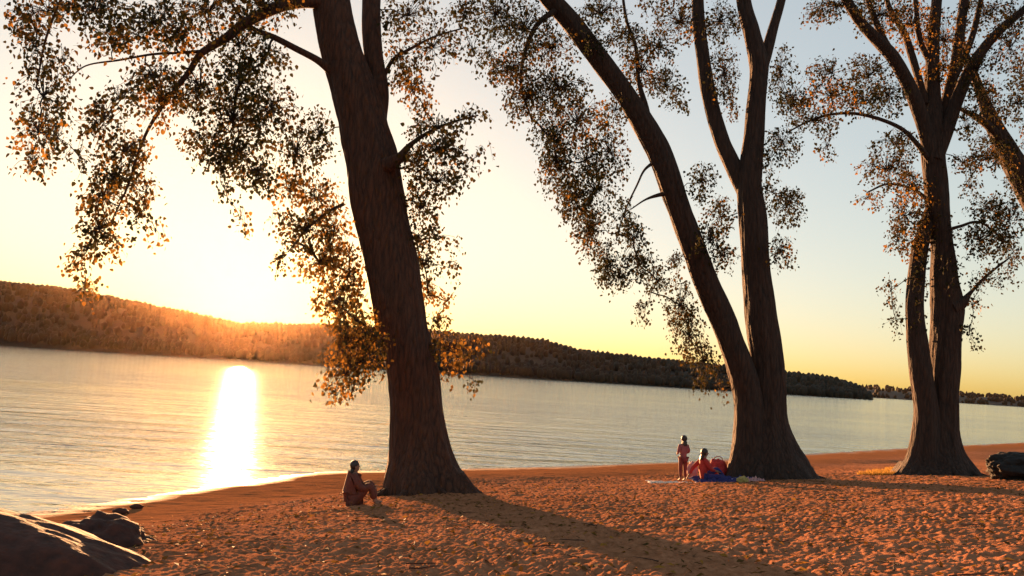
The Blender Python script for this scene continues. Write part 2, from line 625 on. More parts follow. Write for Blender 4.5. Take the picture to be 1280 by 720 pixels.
def leaves(tree, P, D, T, size):
    rng = tree.rng
    n = len(P)
    D = D / np.linalg.norm(D, axis=1)[:, None]
    Nn = rng.normal(0, 1, (n, 3))
    A = np.cross(D, Nn); A /= np.linalg.norm(A, axis=1)[:, None]
    Nn = np.cross(A, D)
    L = size * rng.uniform(0.5, 1.3, n)[:, None]
    Wd = L * rng.uniform(0.34, 0.46, n)[:, None]
    cup = rng.uniform(0.05, 0.35, n)[:, None]
    b = P; tip = P + D * L
    l1 = P + D * L * 0.22 + A * Wd * 0.95 + Nn * Wd * cup
    l2 = P + D * L * 0.62 + A * Wd * 0.72 + Nn * Wd * cup
    r1 = P + D * L * 0.22 - A * Wd * 0.95 + Nn * Wd * cup
    r2 = P + D * L * 0.62 - A * Wd * 0.72 + Nn * Wd * cup
    V = np.stack([b, l1, l2, tip, r2, r1], 1).reshape(-1, 3)
    k = np.arange(n)[:, None] * 6
    Fq = np.concatenate([k + np.array([[0, 1, 2, 3]]), k + np.array([[0, 3, 4, 5]])], 0)
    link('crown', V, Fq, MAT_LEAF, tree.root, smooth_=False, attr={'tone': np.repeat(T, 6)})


def above(rng, u0, u1, v0, v1, n, cnt):
    return [(rng.uniform(u0, u1), rng.uniform(v0, v1), rng.uniform(35, 60), rng.uniform(25, 45), cnt) for _ in range(n)]


# tree at left centre ---------------------------------------------------------
t1 = Tree('cottonwood_tree', (529, 612), 19.0, 'thick leaning cottonwood whose bare trunk rises beside the seated person and the sun', 21)
t1.limb('trunk', [(533, 640, 150, 0.0), (530, 614, 104, 0), (526, 596, 92, 0), (524, 572, 78, 0), (522, 540, 67, 0), (519, 500, 60, 0),
                  (511, 450, 61, 0), (501, 400, 62, 0), (486, 320, 65, 0), (469, 240, 66, 0), (462, 195, 64, 0), (452, 150, 60, 0), (438, 100, 57, 0),
                  (424, 50, 52, 0), (413, 0, 48, 0), (402, -70, 42, .2), (398, -160, 34, .4), (402, -260, 24, .5), (410, -360, 12, .6), (414, -420, 4, .6)],
         seg=88, bark=0.13, flare=0.5, dens=14)
t1.limb('limb', [(474, 150, 20, .1), (474, 110, 24, .25), (466, 60, 24, .4), (464, 0, 24, .6), (470, -80, 20, .8), (480, -170, 14, 1.0), (485, -260, 6, 1.2)], seg=28)
t1.limb('limb', [(420, 18, 18, -.1), (396, 2, 19, -.4), (365, 3, 17, -.7), (335, 14, 14, -1.0), (305, 30, 13, -1.3), (283, 47, 11, -1.5), (252, 66, 9, -1.7), (236, 90, 7, -1.8),
                 (216, 116, 6, -1.9), (198, 140, 5, -2.0), (182, 168, 4, -2.0), (170, 200, 3.2, -2.1), (160, 232, 2.4, -2.1), (140, 275, 1.6, -2.1)], seg=12)
t1.limb('limb', [(420, 95, 13, -.2), (398, 76, 10, -.5), (370, 61, 8.5, -.8), (343, 47, 8, -1.0), (318, 37, 7, -1.2), (300, 20, 4, -1.3), (280, -10, 3, -1.4)], seg=10)
t1.limb('limb', [(256, 64, 5, -1.7), (225, 66, 4, -1.8), (190, 68, 3.4, -1.9), (150, 75, 2.8, -1.9), (108, 82, 2, -2.0), (85, 100, 1.4, -2.0)], seg=8)
t1.limb('limb', [(470, 210, 22, -.3), (488, 205, 20, -.5), (501, 196, 13, -.5), (512, 182, 7, -.5), (535, 166, 5, -.6), (565, 153, 3.5, -.7), (598, 144, 2, -.8)], seg=10)
t1.limb('limb', [(480, 96, 6, .3), (492, 74, 5, .3), (515, 60, 4, .4), (545, 45, 3, .5), (580, 35, 2, .6)], seg=8)
t1.limb('limb', [(404, -20, 14, -.3), (370, -60, 14, -.8), (310, -90, 12, -1.4), (230, -90, 9, -1.9), (150, -60, 7, -2.2), (90, -20, 4, -2.3), (60, 40, 3, -2.3), (45, 110, 2, -2.2)], seg=10)
t1.limb('limb', [(430, 255, 5, -.4), (410, 265, 4, -.6), (385, 285, 3, -.8), (360, 315, 2, -1.0)], seg=6)
t1.limb('limb', [(470, -80, 12, .6), (520, -120, 9, .6), (580, -110, 7, .5), (620, -60, 4, .4), (640, -10, 3, .3)], seg=8)
C1 = [(30, 25, 22, 25, 70), (45, 60, 28, 35, 140), (55, 120, 32, 45, 250), (48, 165, 28, 30, 130), (40, 200, 24, 16, 60), (98, 195, 16, 18, 40), (72, 172, 20, 20, 70),
      (60, 15, 50, 18, 150), (120, 15, 55, 22, 300), (190, 30, 55, 28, 340), (140, 52, 45, 15, 150), (260, 15, 55, 25, 320), (330, 8, 45, 22, 280),
      (300, 55, 38, 30, 260), (225, 48, 40, 22, 190), (80, 80, 22, 25, 80),
      (190, 98, 32, 18, 180), (150, 125, 20, 16, 90), (130, 150, 26, 24, 170), (200, 130, 28, 30, 230), (250, 110, 34, 34, 320), (300, 105, 34, 36, 340),
      (330, 75, 26, 26, 170), (340, 140, 34, 36, 300), (290, 150, 38, 38, 370), (155, 190, 32, 25, 240), (140, 222, 34, 18, 190), (130, 250, 32, 22, 220),
      (125, 288, 26, 20, 160), (102, 322, 22, 14, 90), (106, 362, 13, 24, 62), (152, 308, 14, 12, 36), (195, 290, 11, 11, 22), (182, 240, 18, 22, 90), (175, 270, 16, 14, 40),
      (300, 190, 42, 26, 300), (250, 176, 26, 16, 120), (320, 218, 32, 22, 210), (270, 205, 22, 14, 90), (300, 275, 11, 14, 30), (282, 238, 12, 12, 30),
      (345, 325, 13, 13, 34), (370, 190, 28, 36, 250), (400, 170, 20, 34, 170), (362, 240, 24, 22, 130), (396, 250, 28, 28, 200), (382, 290, 32, 26, 260),
      (418, 292, 20, 36, 220), (400, 330, 32, 24, 260), (436, 342, 20, 36, 260), (420, 380, 28, 28, 270), (446, 402, 22, 36, 260), (430, 432, 24, 28, 200),
      (428, 470, 26, 22, 170), (418, 498, 14, 12, 34), (452, 452, 22, 22, 130), (470, 425, 16, 24, 90), (350, 280, 14, 12, 30),
      (510, 20, 38, 28, 250), (540, 60, 36, 32, 230), (500, 72, 22, 28, 140), (515, 112, 26, 22, 150), (530, 138, 13, 18, 45),
      (545, 162, 36, 13, 170), (588, 146, 22, 10, 60), (550, 190, 36, 18, 270), (520, 205, 18, 20, 140), (602, 190, 14, 7, 22), (545, 228, 36, 18, 220),
      (582, 214, 18, 11, 44), (525, 262, 26, 24, 180), (548, 300, 26, 22, 110), (520, 300, 14, 20, 70), (562, 335, 11, 13, 34), (530, 332, 18, 18, 100), (535, 370, 18, 18, 100),
      (560, 376, 12, 9, 26), (545, 404, 16, 11, 60), (558, 440, 32, 18, 150), (592, 432, 22, 11, 44), (590, 474, 12, 12, 24), (560, 462, 16, 10, 40),
      (580, 20, 28, 22, 140), (592, 68, 18, 26, 70)]
C1 += above(t1.rng, -60, 620, -330, -30, 40, 190)
t1.warm = lambda u, v: 0.5 if (330 < u < 480 and v > 220) else (0.3 if v > 300 else 0)  # sun's glow put into the leaf colour: oranger clusters around the lower trunk
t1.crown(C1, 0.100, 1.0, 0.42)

t1.roots([(-15, .62, 1.0, .16), (-60, .6, .7, .13), (-105, .62, .8, .15), (-150, .6, .9, .14), (170, .62, .8, .13), (25, .6, .9, .12)])

# middle tree ----------------------------------------------------------------
t2 = Tree('cottonwood_tree', (962, 597), 24.0, 'cottonwood with two spreading trunks behind the picnicking people', 33)
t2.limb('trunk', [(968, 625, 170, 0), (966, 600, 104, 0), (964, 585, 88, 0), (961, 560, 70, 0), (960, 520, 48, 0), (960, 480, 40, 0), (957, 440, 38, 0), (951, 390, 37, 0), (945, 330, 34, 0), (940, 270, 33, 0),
                  (937, 225, 30, 0), (943, 160, 25, 0), (948, 100, 23, 0), (948, 76, 24, 0), (940, 40, 21, 0), (929, 0, 18, .1), (920, -80, 15, .2), (915, -170, 11, .3), (915, -260, 5, .3)],
         seg=80, bark=0.12, flare=0.38, dens=12)
t2.limb('trunk', [(938, 625, 100, -.2), (938, 600, 66, -.2), (938, 575, 50, -.2), (938, 545, 40, -.2), (935, 500, 34, -.2), (926, 460, 33, -.25), (906, 405, 31, -.3), (883, 350, 30, -.4), (857, 285, 29, -.6), (831, 210, 31, -.8),
                  (812, 168, 31, -.9), (783, 120, 26, -1.0), (748, 72, 25, -1.2), (712, 26, 26, -1.3), (680, -12, 24, -1.4), (640, -70, 18, -1.6), (600, -150, 12, -1.8), (575, -230, 5, -1.9)],
         seg=64, bark=0.12, flare=0.3, dens=12)
t2.limb('limb', [(936, 250, 22, .1), (918, 212, 22, .2), (902, 176, 20, .3), (889, 130, 19, .4), (879, 75, 17, .5), (873, 20, 16, .6), (870, -60, 13, .8), (860, -150, 9, 1.0), (858, -220, 4, 1.0)], seg=24)
t2.limb('limb', [(950, 95, 15, .1), (960, 60, 14, .2), (968, 30, 12, .3), (978, -5, 11, .4), (995, -80, 8, .6), (1005, -160, 4, .7)], seg=20)
t2.limb('limb', [(812, 170, 14, -.9), (807, 135, 9, -.8), (798, 100, 6, -.7), (795, 60, 5, -.6), (782, 20, 4, -.6), (775, -40, 3, -.5)], seg=10)
t2.limb('limb', [(840, 240, 7, -.8), (822, 244, 5, -1.0), (806, 250, 2.5, -1.2), (788, 262, 1.5, -1.3)], seg=8)
t2.limb('limb', [(700, 10, 10, -1.4), (672, 30, 7, -1.7), (655, 70, 5, -1.9), (652, 110, 3.5, -2.0), (665, 150, 2.5, -2.0)], seg=8)
t2.limb('limb', [(822, 200, 6, -.85), (806, 212, 3, -1.0), (796, 232, 2.4, -1.1), (782, 262, 2, -1.2), (770, 300, 1.5, -1.2)], seg=8)
C2 = [(620, 18, 36, 22, 300), (655, 38, 36, 32, 420), (612, 70, 14, 28, 80), (640, 88, 26, 26, 320), (690, 62, 32, 28, 290), (662, 122, 32, 30, 400),
      (700, 112, 36, 28, 380), (722, 152, 32, 32, 340), (690, 172, 26, 32, 350), (698, 212, 22, 32, 340), (732, 200, 28, 28, 270), (762, 190, 26, 36, 250),
      (718, 250, 20, 26, 330), (745, 240, 22, 28, 210), (738, 290, 18, 28, 300), (758, 330, 16, 26, 280), (780, 272, 22, 28, 160), (792, 302, 20, 26, 150),
      (776, 348, 12, 14, 80), (800, 332, 20, 18, 150), (805, 386, 11, 18, 56), (822, 352, 16, 18, 130), (850, 382, 18, 34, 230), (862, 420, 20, 34, 230),
      (880, 452, 16, 22, 160), (872, 480, 12, 9, 24), (900, 482, 9, 11, 30), (842, 330, 12, 16, 60),
      (750, 18, 36, 18, 230), (790, 50, 30, 18, 280), (850, 28, 36, 26, 330), (802, 90, 26, 26, 270), (770, 138, 20, 18, 120), (832, 108, 22, 22, 200),
      (852, 138, 10, 16, 40), (900, 28, 26, 26, 280), (905, 90, 18, 36, 280), (915, 132, 9, 18, 56), (878, 228, 18, 22, 150), (900, 270, 18, 26, 180),
      (888, 300, 20, 20, 150), (905, 322, 16, 16, 100), (976, 182, 22, 22, 180), (984, 258, 22, 22, 250), (965, 240, 14, 18, 80), (976, 314, 16, 20, 120), (976, 90, 16, 34, 180),
      (990, 132, 20, 24, 190), (960, 200, 14, 20, 80), (740, 50, 22, 16, 90), (825, 60, 20, 20, 130)]
C2 += above(t2.rng, 560, 1010, -260, -20, 34, 220)
t2.crown(C2, 0.092, 1.0, 0.28, per=3.9)

t2.roots([(-8, .75, 1.1, .18), (-48, .8, .8, .15), (-90, .75, .7, .16), (-125, .95, .7, .14), (25, .8, 1.0, .15)])

# right tree -----------------------------------------------------------------
t3 = Tree('cottonwood_tree', (1172, 592), 26.0, 'cottonwood with a split trunk and fan of upright limbs beside the black boulder', 47)
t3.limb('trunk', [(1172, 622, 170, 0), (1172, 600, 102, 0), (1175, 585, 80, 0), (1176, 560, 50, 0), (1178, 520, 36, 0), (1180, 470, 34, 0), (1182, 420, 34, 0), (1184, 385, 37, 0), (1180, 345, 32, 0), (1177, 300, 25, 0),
                  (1170, 245, 27, 0), (1167, 195, 28, 0), (1166, 160, 25, 0), (1166, 120, 20, .1), (1166, 60, 15, .2), (1171, 0, 12, .3), (1175, -90, 9, .4), (1172, -180, 4, .5)],
         seg=80, bark=0.13, flare=0.4, dens=12)
t3.limb('trunk', [(1150, 622, 100, -.2), (1152, 600, 66, -.2), (1155, 575, 40, -.2), (1157, 540, 30, -.2), (1156, 500, 26, -.2), (1149, 450, 25, -.25), (1144, 400, 22, -.3), (1145, 350, 20, -.2), (1150, 310, 19, 0), (1160, 275, 15, .1), (1166, 250, 10, .1)],
         seg=48, bark=0.13, flare=0.3, dens=10)
t3.limb('limb', [(1166, 205, 20, -.1), (1156, 160, 18, -.2), (1140, 115, 17, -.4), (1120, 76, 16, -.6), (1100, 54, 15, -.7), (1076, 28, 13, -.8), (1054, -8, 12, -.9), (1030, -70, 9, -1.0), (1010, -150, 4, -1.1)], seg=22)
t3.limb('limb', [(1125, 84, 10, -.5), (1106, 52, 9, -.4), (1094, 25, 8, -.3), (1080, -20, 6, -.2), (1070, -90, 3, 0)], seg=10)
t3.limb('limb', [(1158, 130, 9, 0), (1140, 70, 9, .2), (1130, 40, 8, .3), (1110, 5, 6, .5), (1100, -60, 3, .6)], seg=10)
t3.limb('limb', [(1172, 180, 18, .1), (1180, 140, 15, .2), (1192, 90, 13, .3), (1200, 40, 12, .4), (1206, -5, 11, .5), (1215, -90, 8, .6), (1220, -160, 4, .6)], seg=20)
t3.limb('limb', [(1170, 200, 18, -.2), (1188, 150, 16, -.3), (1206, 100, 15, -.5), (1226, 66, 13, -.7), (1252, 36, 11, -.9), (1284, 8, 9, -1.1), (1330, -40, 6, -1.3), (1370, -90, 3, -1.4)], seg=20)
t3.limb('limb', [(1168, 90, 7, .2), (1150, 50, 7, .2), (1145, 10, 6, .3), (1140, -50, 4, .3)], seg=10)
t3.limb('limb', [(1188, 110, 8, .3), (1210, 60, 8, .5), (1222, 20, 7, .7), (1232, -30, 5, .8)], seg=10)
t3.limb('limb', [(1160, 198, 8, -.2), (1148, 182, 6.5, -.5), (1128, 162, 5.5, -.8), (1100, 149, 5, -1.0), (1070, 142, 4.4, -1.2), (1040, 143, 3.6, -1.4), (1010, 152, 2.8, -1.5), (985, 165, 1.8, -1.6)], seg=8)
t3.limb('limb', [(1190, 384, 26, -.2), (1203, 378, 14, -.3), (1213, 366, 5, -.3), (1232, 346, 3.5, -.4), (1262, 322, 2, -.5)], seg=10)
t3.limb('limb', [(1178, 290, 5, -.2), (1200, 283, 4, -.4), (1225, 278, 3, -.6), (1255, 300, 2, -.7)], seg=8)
t3.limb('limb', [(1160, 250, 6, -.2), (1140, 236, 4, -.5), (1110, 230, 3, -.8), (1085, 240, 2, -1.0)], seg=8)
C3 = [(1040, 92, 34, 18, 160), (1000, 132, 20, 18, 110), (1040, 120, 32, 22, 280), (1085, 96, 32, 28, 330), (1080, 130, 28, 18, 190), (1018, 154, 28, 14, 160),
      (1034, 186, 13, 20, 56), (1110, 120, 22, 26, 210), (1050, 8, 46, 12, 240), (1100, 20, 36, 24, 330), (1140, 30, 32, 32, 380), (1180, 52, 28, 36, 380), (1025, 20, 22, 14, 90),
      (1172, 90, 22, 22, 150), (1120, 180, 30, 18, 190), (1108, 212, 34, 22, 290), (1140, 235, 22, 22, 250), (1085, 248, 22, 8, 50), (1130, 270, 18, 26, 220),
      (1160, 272, 16, 26, 190), (1122, 302, 13, 22, 80), (1148, 305, 16, 26, 190), (1114, 362, 13, 18, 56), (1120, 400, 9, 22, 36), (1150, 345, 13, 26, 90), (1150, 400, 12, 26, 60),
      (1188, 342, 16, 26, 70), (1180, 290, 16, 22, 110), (1230, 18, 36, 22, 300), (1262, 60, 26, 34, 230), (1222, 88, 26, 34, 290), (1238, 130, 26, 26, 230), (1205, 150, 18, 22, 110),
      (1205, 205, 20, 12, 90), (1235, 200, 30, 12, 190), (1212, 235, 16, 9, 50), (1238, 262, 26, 18, 250), (1262, 275, 18, 24, 160), (1224, 300, 22, 22, 220),
      (1252, 302, 22, 20, 190), (1265, 330, 13, 22, 80), (1232, 350, 20, 16, 90), (1215, 384, 10, 11, 34), (1212, 418, 12, 18, 44), (1270, 20, 20, 22, 140)]
C3 += above(t3.rng, 1020, 1340, -200, -20, 26, 220)
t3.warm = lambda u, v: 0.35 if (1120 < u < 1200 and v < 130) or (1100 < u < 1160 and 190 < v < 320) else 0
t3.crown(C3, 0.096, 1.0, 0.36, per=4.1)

t3.roots([(-5, .72, 1.0, .16), (-45, .7, .8, .14), (-92, .7, .7, .15), (-140, .8, .9, .15), (-172, 1.0, .9, .15), (20, .7, .9, .13)])

# tree at the right edge ------------------------------------------------------
t4 = Tree('cottonwood_tree', (1420, 600), 27.5, 'leaning cottonwood limb cut by the right edge, its foot out of sight', 59)
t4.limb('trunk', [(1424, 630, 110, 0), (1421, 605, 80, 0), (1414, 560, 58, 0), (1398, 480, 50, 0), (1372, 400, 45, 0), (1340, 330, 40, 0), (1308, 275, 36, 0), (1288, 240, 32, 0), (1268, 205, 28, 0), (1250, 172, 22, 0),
                  (1233, 134, 15, 0), (1219, 98, 10, 0), (1206, 62, 6, 0), (1200, 30, 3, 0)], seg=40, bark=0.12, flare=0.25, dens=10)
t4.limb('limb', [(1252, 176, 12, -.1), (1236, 158, 10, -.2), (1220, 146, 8, -.3), (1204, 138, 5, -.4), (1190, 130, 3, -.5)], seg=10)
t4.limb('limb', [(1330, 310, 26, .2), (1330, 240, 24, .3), (1336, 160, 20, .4), (1345, 60, 16, .5), (1350, -40, 10, .6), (1350, -120, 5, .6)], seg=16)
C4 = [(1272, 130, 16, 34, 180), (1250, 190, 26, 16, 180), (1275, 92, 18, 20, 150), (1270, 232, 16, 18, 110), (1230, 175, 18, 12, 80), (1300, 180, 25, 40, 200), (1310, 100, 30, 40, 260),
      (1340, 30, 40, 40, 260), (1370, 120, 40, 40, 260), (1350, 220, 40, 40, 260), (1310, 20, 30, 30, 200)]
C4 += above(t4.rng, 1280, 1440, -120, 150, 8, 200)
t4.crown(C4, 0.1, 1.0, 0.36)


# ------------------------------------------------------------------ rocks
def boulder(name, center, half, rot, mat, label, seed, sub=5, rough=0.22, freq=1.6, squash=0.0, floor_=True):
    from mathutils import noise
    bm = bmesh.new()
    bmesh.ops.create_icosphere(bm, subdivisions=sub, radius=1)
    off = Vector((seed * 3.1, seed * 1.7, seed * 0.9))
    E = Euler(rot).to_matrix()
    V = []
    for v in bm.verts:
        n = v.co.normalized()
        d = noise.fractal(n * freq + off, 0.9, 2.1, 5) * rough
        c = noise.cell(n * 2.3 + off) * rough * 0.25
        rdg = -abs(noise.noise(n * freq * 2.2 + off * 2)) * rough * 0.7
        p = n * (1 + d + rdg)
        p = Vector((p.x * half[0], p.y * half[1], p.z * half[2]))
        v.co = E @ p
    Vn = np.array([v.co[:] for v in bm.verts]) + np.array(center)
    Fn = np.array([[v.index for v in f.verts] for f in bm.faces])
    bm.free()
    o = link(name, Vn - np.array(center), Fn, mat)
    o.location = center
    return tag(o, label, 'boulder')


px7 = 7.2 / F
c = at(95, 780, 7.2)
boulder('boulder', c, (2.1, 1.0, 0.74), (0, R(19), R(6)), MAT_ROCK, 'large red brown boulder filling the bottom left corner, nearest the camera', 3, 6, 0.13, 1.0)
g = on_ground(138, 690)
boulder('boulder', at(135, 684, g[1] + 0.5), (0.52, 0.5, 0.33), (0, R(18), 0), MAT_ROCK, 'dark rounded boulder half hidden behind the large one', 14, 5, 0.22, 1.4)
g = on_ground(1275, 601)
boulder('boulder', (g[0] + 0.35, g[1] + .5, g[2] + 0.30), (0.95, 0.7, 0.42), (0, 0, 0), MAT_DARKROCK, 'rugged black boulder on the sand at the right edge', 22, 5, 0.2, 1.8)
for (u, v, r_, lab, sd) in [(151, 643, 0.11, 'small dark stone on the wet sand, nearer the two boulders', 31), (171, 636, 0.09, 'smallest dark stone on the wet sand near the water edge', 37)]:
    g = on_ground(u, v)
    o = boulder('stone', (g[0], g[1], g[2] + r_ * 0.4), (r_ * 1.4, r_, r_ * 0.75), (0, 0, 0.4), MAT_ROCK, lab, sd, 3, 0.3, 1.4)
    o['category'] = 'stone'


# ------------------------------------------------------------------ people
def skinned(name, nodes, edges, mat, parent, M, sub=2, root_i=0):
    """nodes: (x, y, z, radius or (rx, ry)); edges: index pairs. Grown with Skin + Subdivision, then baked."""
    me = bpy.data.meshes.new(name)
    me.from_pydata([n[:3] for n in nodes], edges, [])
    o = bpy.data.objects.new(name, me)
    COL.objects.link(o)
    md = o.modifiers.new('skin', 'SKIN'); md.use_smooth_shade = True
    for i, n in enumerate(nodes):
        r_ = n[3] if isinstance(n[3], tuple) else (n[3], n[3])
        me.skin_vertices[0].data[i].radius = r_
        me.skin_vertices[0].data[i].use_root = (i == root_i)
    o.modifiers.new('sub', 'SUBSURF').levels = sub
    o.modifiers['sub'].render_levels = sub
    dg = bpy.context.evaluated_depsgraph_get(); dg.update()
    nm = bpy.data.meshes.new_from_object(o.evaluated_get(dg))
    bpy.data.objects.remove(o)
    vs = np.array([v.co[:] for v in nm.vertices]); fs = [tuple(p.vertices) for p in nm.polygons]
    return vs, fs


def merged(name, chunks, mat, parent, M):
    V, Fc, k = [], [], 0
    for vs, fs in chunks:
        V.append(vs); Fc += [tuple(i + k for i in f) for f in fs]; k += len(vs)
    V = np.vstack(V)
    V = np.array([(M @ Vector(v))[:] for v in V])
    return link(name, V, Fc, mat, parent)


def ellipsoid(c, r, sub=3, fn=None):
    bm = bmesh.new(); bmesh.ops.create_icosphere(bm, subdivisions=sub, radius=1)
    V = []
    for v in bm.verts:
        p = Vector(v.co)
        if fn: p = fn(p)
        V.append((c[0] + p.x * r[0], c[1] + p.y * r[1], c[2] + p.z * r[2]))
    Fc = [tuple(x.index for x in f.verts) for f in bm.faces]
    bm.free()
    return np.array(V), Fc


SKIN = simple_mat('skin', (0.24, 0.12, 0.075), 0.6, 0.05, 30, 0.05)
HAIR = simple_mat('hair', (0.018, 0.011, 0.008), 0.5, 0.4, 60, 0.3)
PINK = simple_mat('pink cloth', (0.24, 0.07, 0.075), 0.85, 0.15, 30)
ROSE = simple_mat('pale rose cloth', (0.42, 0.22, 0.22), 0.85, 0.15, 30)
MAROON = simple_mat('maroon cloth', (0.16, 0.03, 0.028), 0.85, 0.2, 30)
RED = simple_mat('red cloth', (0.36, 0.022, 0.018), 0.8, 0.2, 25)
NAVY = simple_mat('navy cloth', (0.014, 0.015, 0.10), 0.85, 0.3, 20)
LILAC = simple_mat('lilac cloth', (0.35, 0.27, 0.55), 0.85, 0.2, 20)
CREAM = simple_mat('cream cloth', (0.62, 0.50, 0.40), 0.85, 0.15, 20)
YELLOW = simple_mat('yellow cloth', (0.30, 0.23, 0.07), 0.8, 0.2, 20)
RUST = simple_mat('rust cloth', (0.11, 0.026, 0.014), 0.85, 0.2, 25)


def fingers(wrist, d, side, s=1.0):
    """Five short bent chains rooted in the palm; d = hand direction, side = thumb side."""
    w = Vector(wrist); d = Vector(d).normalized(); sd = Vector(side).normalized(); nrm = d.cross(sd)
    out = []
    for k, ln in enumerate((0.062, 0.072, 0.068, 0.052)):
        a = w + d * 0.06 * s + sd * (0.03 - 0.02 * k) * s
        b_ = a + d * ln * 0.55 * s; c_ = b_ + (d * 0.8 + nrm * 0.45) * ln * 0.45 * s
        out.append(([(*a, .008 * s), (*b_, .0075 * s), (*c_, .006 * s)], [(0, 1), (1, 2)]))
    a = w + d * 0.025 * s + sd * 0.02 * s; b_ = a + (d * 0.5 + sd * 0.8) * 0.035 * s; c_ = b_ + d * 0.03 * s
    out.append(([(*a, .010 * s), (*b_, .009 * s), (*c_, .007 * s)], [(0, 1), (1, 2)]))
    return out


def person(J, M, label, mats, group=None, hair='long', s=1.0, head_dir=(0, -1, 0), bulk=1.0):
    """J: named joints. Faces head_dir in its own frame."""
    rt = root('person', tuple(M.translation), label, 'person', group)
    V = {k: Vector(v) for k, v in J.items()}
    hc = V['head']; hd = Vector(head_dir).normalized()
    up = (hc - V['neck']).normalized()
    nodes = [(*V['pelvis'], (.115 * s, .09 * s)), (*V['waist'], (.10 * s, .075 * s)), (*V['chest'], (.125 * s, .085 * s)), (*V['neckbase'], (.07 * s, .06 * s)),
             (*V['neck'], .045 * s), (*(hc - up * .045 * s), (.066 * s, .072 * s)), (*(hc + up * .02 * s), (.076 * s, .085 * s)), (*(hc + up * .08 * s), (.055 * s, .06 * s))]
    edges = [(0, 1), (1, 2), (2, 3), (3, 4), (4, 5), (5, 6), (6, 7)]
    chunks = []
    for sd in 'LR':
        b0 = len(nodes)
        nodes += [(*V['sh' + sd], .052 * s), (*V['el' + sd], .036 * s), (*V['wr' + sd], .024 * s)]
        hdv = (V['wr' + sd] - V['el' + sd]).normalized()
        nodes.append((*(V['wr' + sd] + hdv * .05 * s), (.034 * s, .017 * s)))
        edges += [(3, b0), (b0, b0 + 1), (b0 + 1, b0 + 2), (b0 + 2, b0 + 3)]
        b1 = len(nodes)
        nodes += [(*V['hip' + sd], .082 * s), (*V['kn' + sd], .052 * s), (*V['an' + sd], .034 * s), (*V['to' + sd], (.036 * s, .024 * s))]
        edges += [(0, b1), (b1, b1 + 1), (b1 + 1, b1 + 2), (b1 + 2, b1 + 3)]
        side = hdv.cross(Vector((0, 0, 1)))
        if side.length < .2: side = Vector((0, -1, 0))
        for nd, ed in fingers(V['wr' + sd], hdv, side, s):
            chunks.append(skinned('finger', nd, ed, None, None, None, 1))
    body = skinned('body', nodes, edges, None, None, None, 2)
    # face: nose, chin, ears
    rgt = hd.cross(up)
    nose = skinned('nose', [(*(hc + hd * .065 * s + up * .02 * s), .010 * s), (*(hc + hd * .098 * s - up * .01 * s), .012 * s)], [(0, 1)], None, None, None, 1)
    ears = [ellipsoid(hc + rgt * .078 * s * q, (.014 * s, .02 * s, .03 * s), 2) for q in (-1, 1)]
    merged('body', [body, nose] + ears + chunks, SKIN, rt, M)
    for q in (-1, 1):
        merged('eye', [ellipsoid(hc + hd * .074 * s + rgt * .03 * s * q + up * .012 * s, (.010 * s, .010 * s, .008 * s), 2)], HAIR, rt, M)
    merged('mouth', [ellipsoid(hc + hd * .078 * s - up * .045 * s, (.022 * s, .01 * s, .006 * s), 2)], PINK, rt, M)
    # hair
    q = hd * -1
    def cap(p):
        # a head of hair: open over the face, fuller at the back
        f = p.dot(Vector((hd.x, hd.y, hd.z)))
        return p * (1 + max(0, -f) * .12 - max(0, f) * (.10 if p.z > .1 else .45))
    parts = [ellipsoid(hc + up * .035 * s + (hd * -1) * .018 * s, (.094 * s, .094 * s, .105 * s), 4, cap)]
    if hair == 'long':
        parts.append(skinned('hair', [(*(hc + q * .05 * s), (.08 * s, .06 * s)), (*(hc + q * .07 * s - up * .12 * s), (.085 * s, .045 * s)), (*(hc + q * .085 * s - up * .22 * s), (.06 * s, .03 * s))], [(0, 1), (1, 2)], None, None, None, 2))
    elif hair == 'bun':
        parts.append(ellipsoid(hc + q * .05 * s + up * .13 * s, (.05 * s, .05 * s, .045 * s), 3))
    merged('hair', parts, HAIR, rt, M)
    # top
    s0 = s; s = s * bulk
    tn = [(*V['pelvis'], (.128 * s, .10 * s)), (*V['waist'], (.115 * s, .09 * s)), (*V['chest'], (.14 * s, .10 * s)), (*V['neckbase'], (.078 * s, .068 * s))]
    te = [(0, 1), (1, 2), (2, 3)]
    for sd in 'LR':
        b0 = len(tn)
        tn += [(*V['sh' + sd], .064 * s), (*V['el' + sd], .048 * s), (*(V['el' + sd] * .35 + V['wr' + sd] * .65), .036 * s)]
        te += [(3, b0), (b0, b0 + 1), (b0 + 1, b0 + 2)]
    tn.append((*(V['pelvis'] - (V['waist'] - V['pelvis']).normalized() * .07), (.10 * s, .08 * s))); te.append((0, len(tn) - 1))
    merged('shirt', [skinned('shirt', tn, te, None, None, None, 2, 2)], mats[0], rt, M)
    bn = [(*(V['pelvis'] - (V['waist'] - V['pelvis']) * .1), (.124 * s, .098 * s))]
    be = []
    for sd in 'LR':
        b0 = len(bn)
        bn += [(*V['hip' + sd], .094 * s), (*V['kn' + sd], .064 * s), (*(V['kn' + sd] * .15 + V['an' + sd] * .85), .046 * s)]
        be += [(0, b0), (b0, b0 + 1), (b0 + 1, b0 + 2)]
    merged('trousers', [skinned('trousers', bn, be, None, None, None, 2)], mats[1], rt, M)
    return rt


def place(g, ang, sc=1.0):
    return Matrix.Translation(Vector(g)) @ Matrix.Rotation(ang, 4, 'Z') @ Matrix.Scale(sc, 4)


PEOPLE = 'people picnicking on the beach'
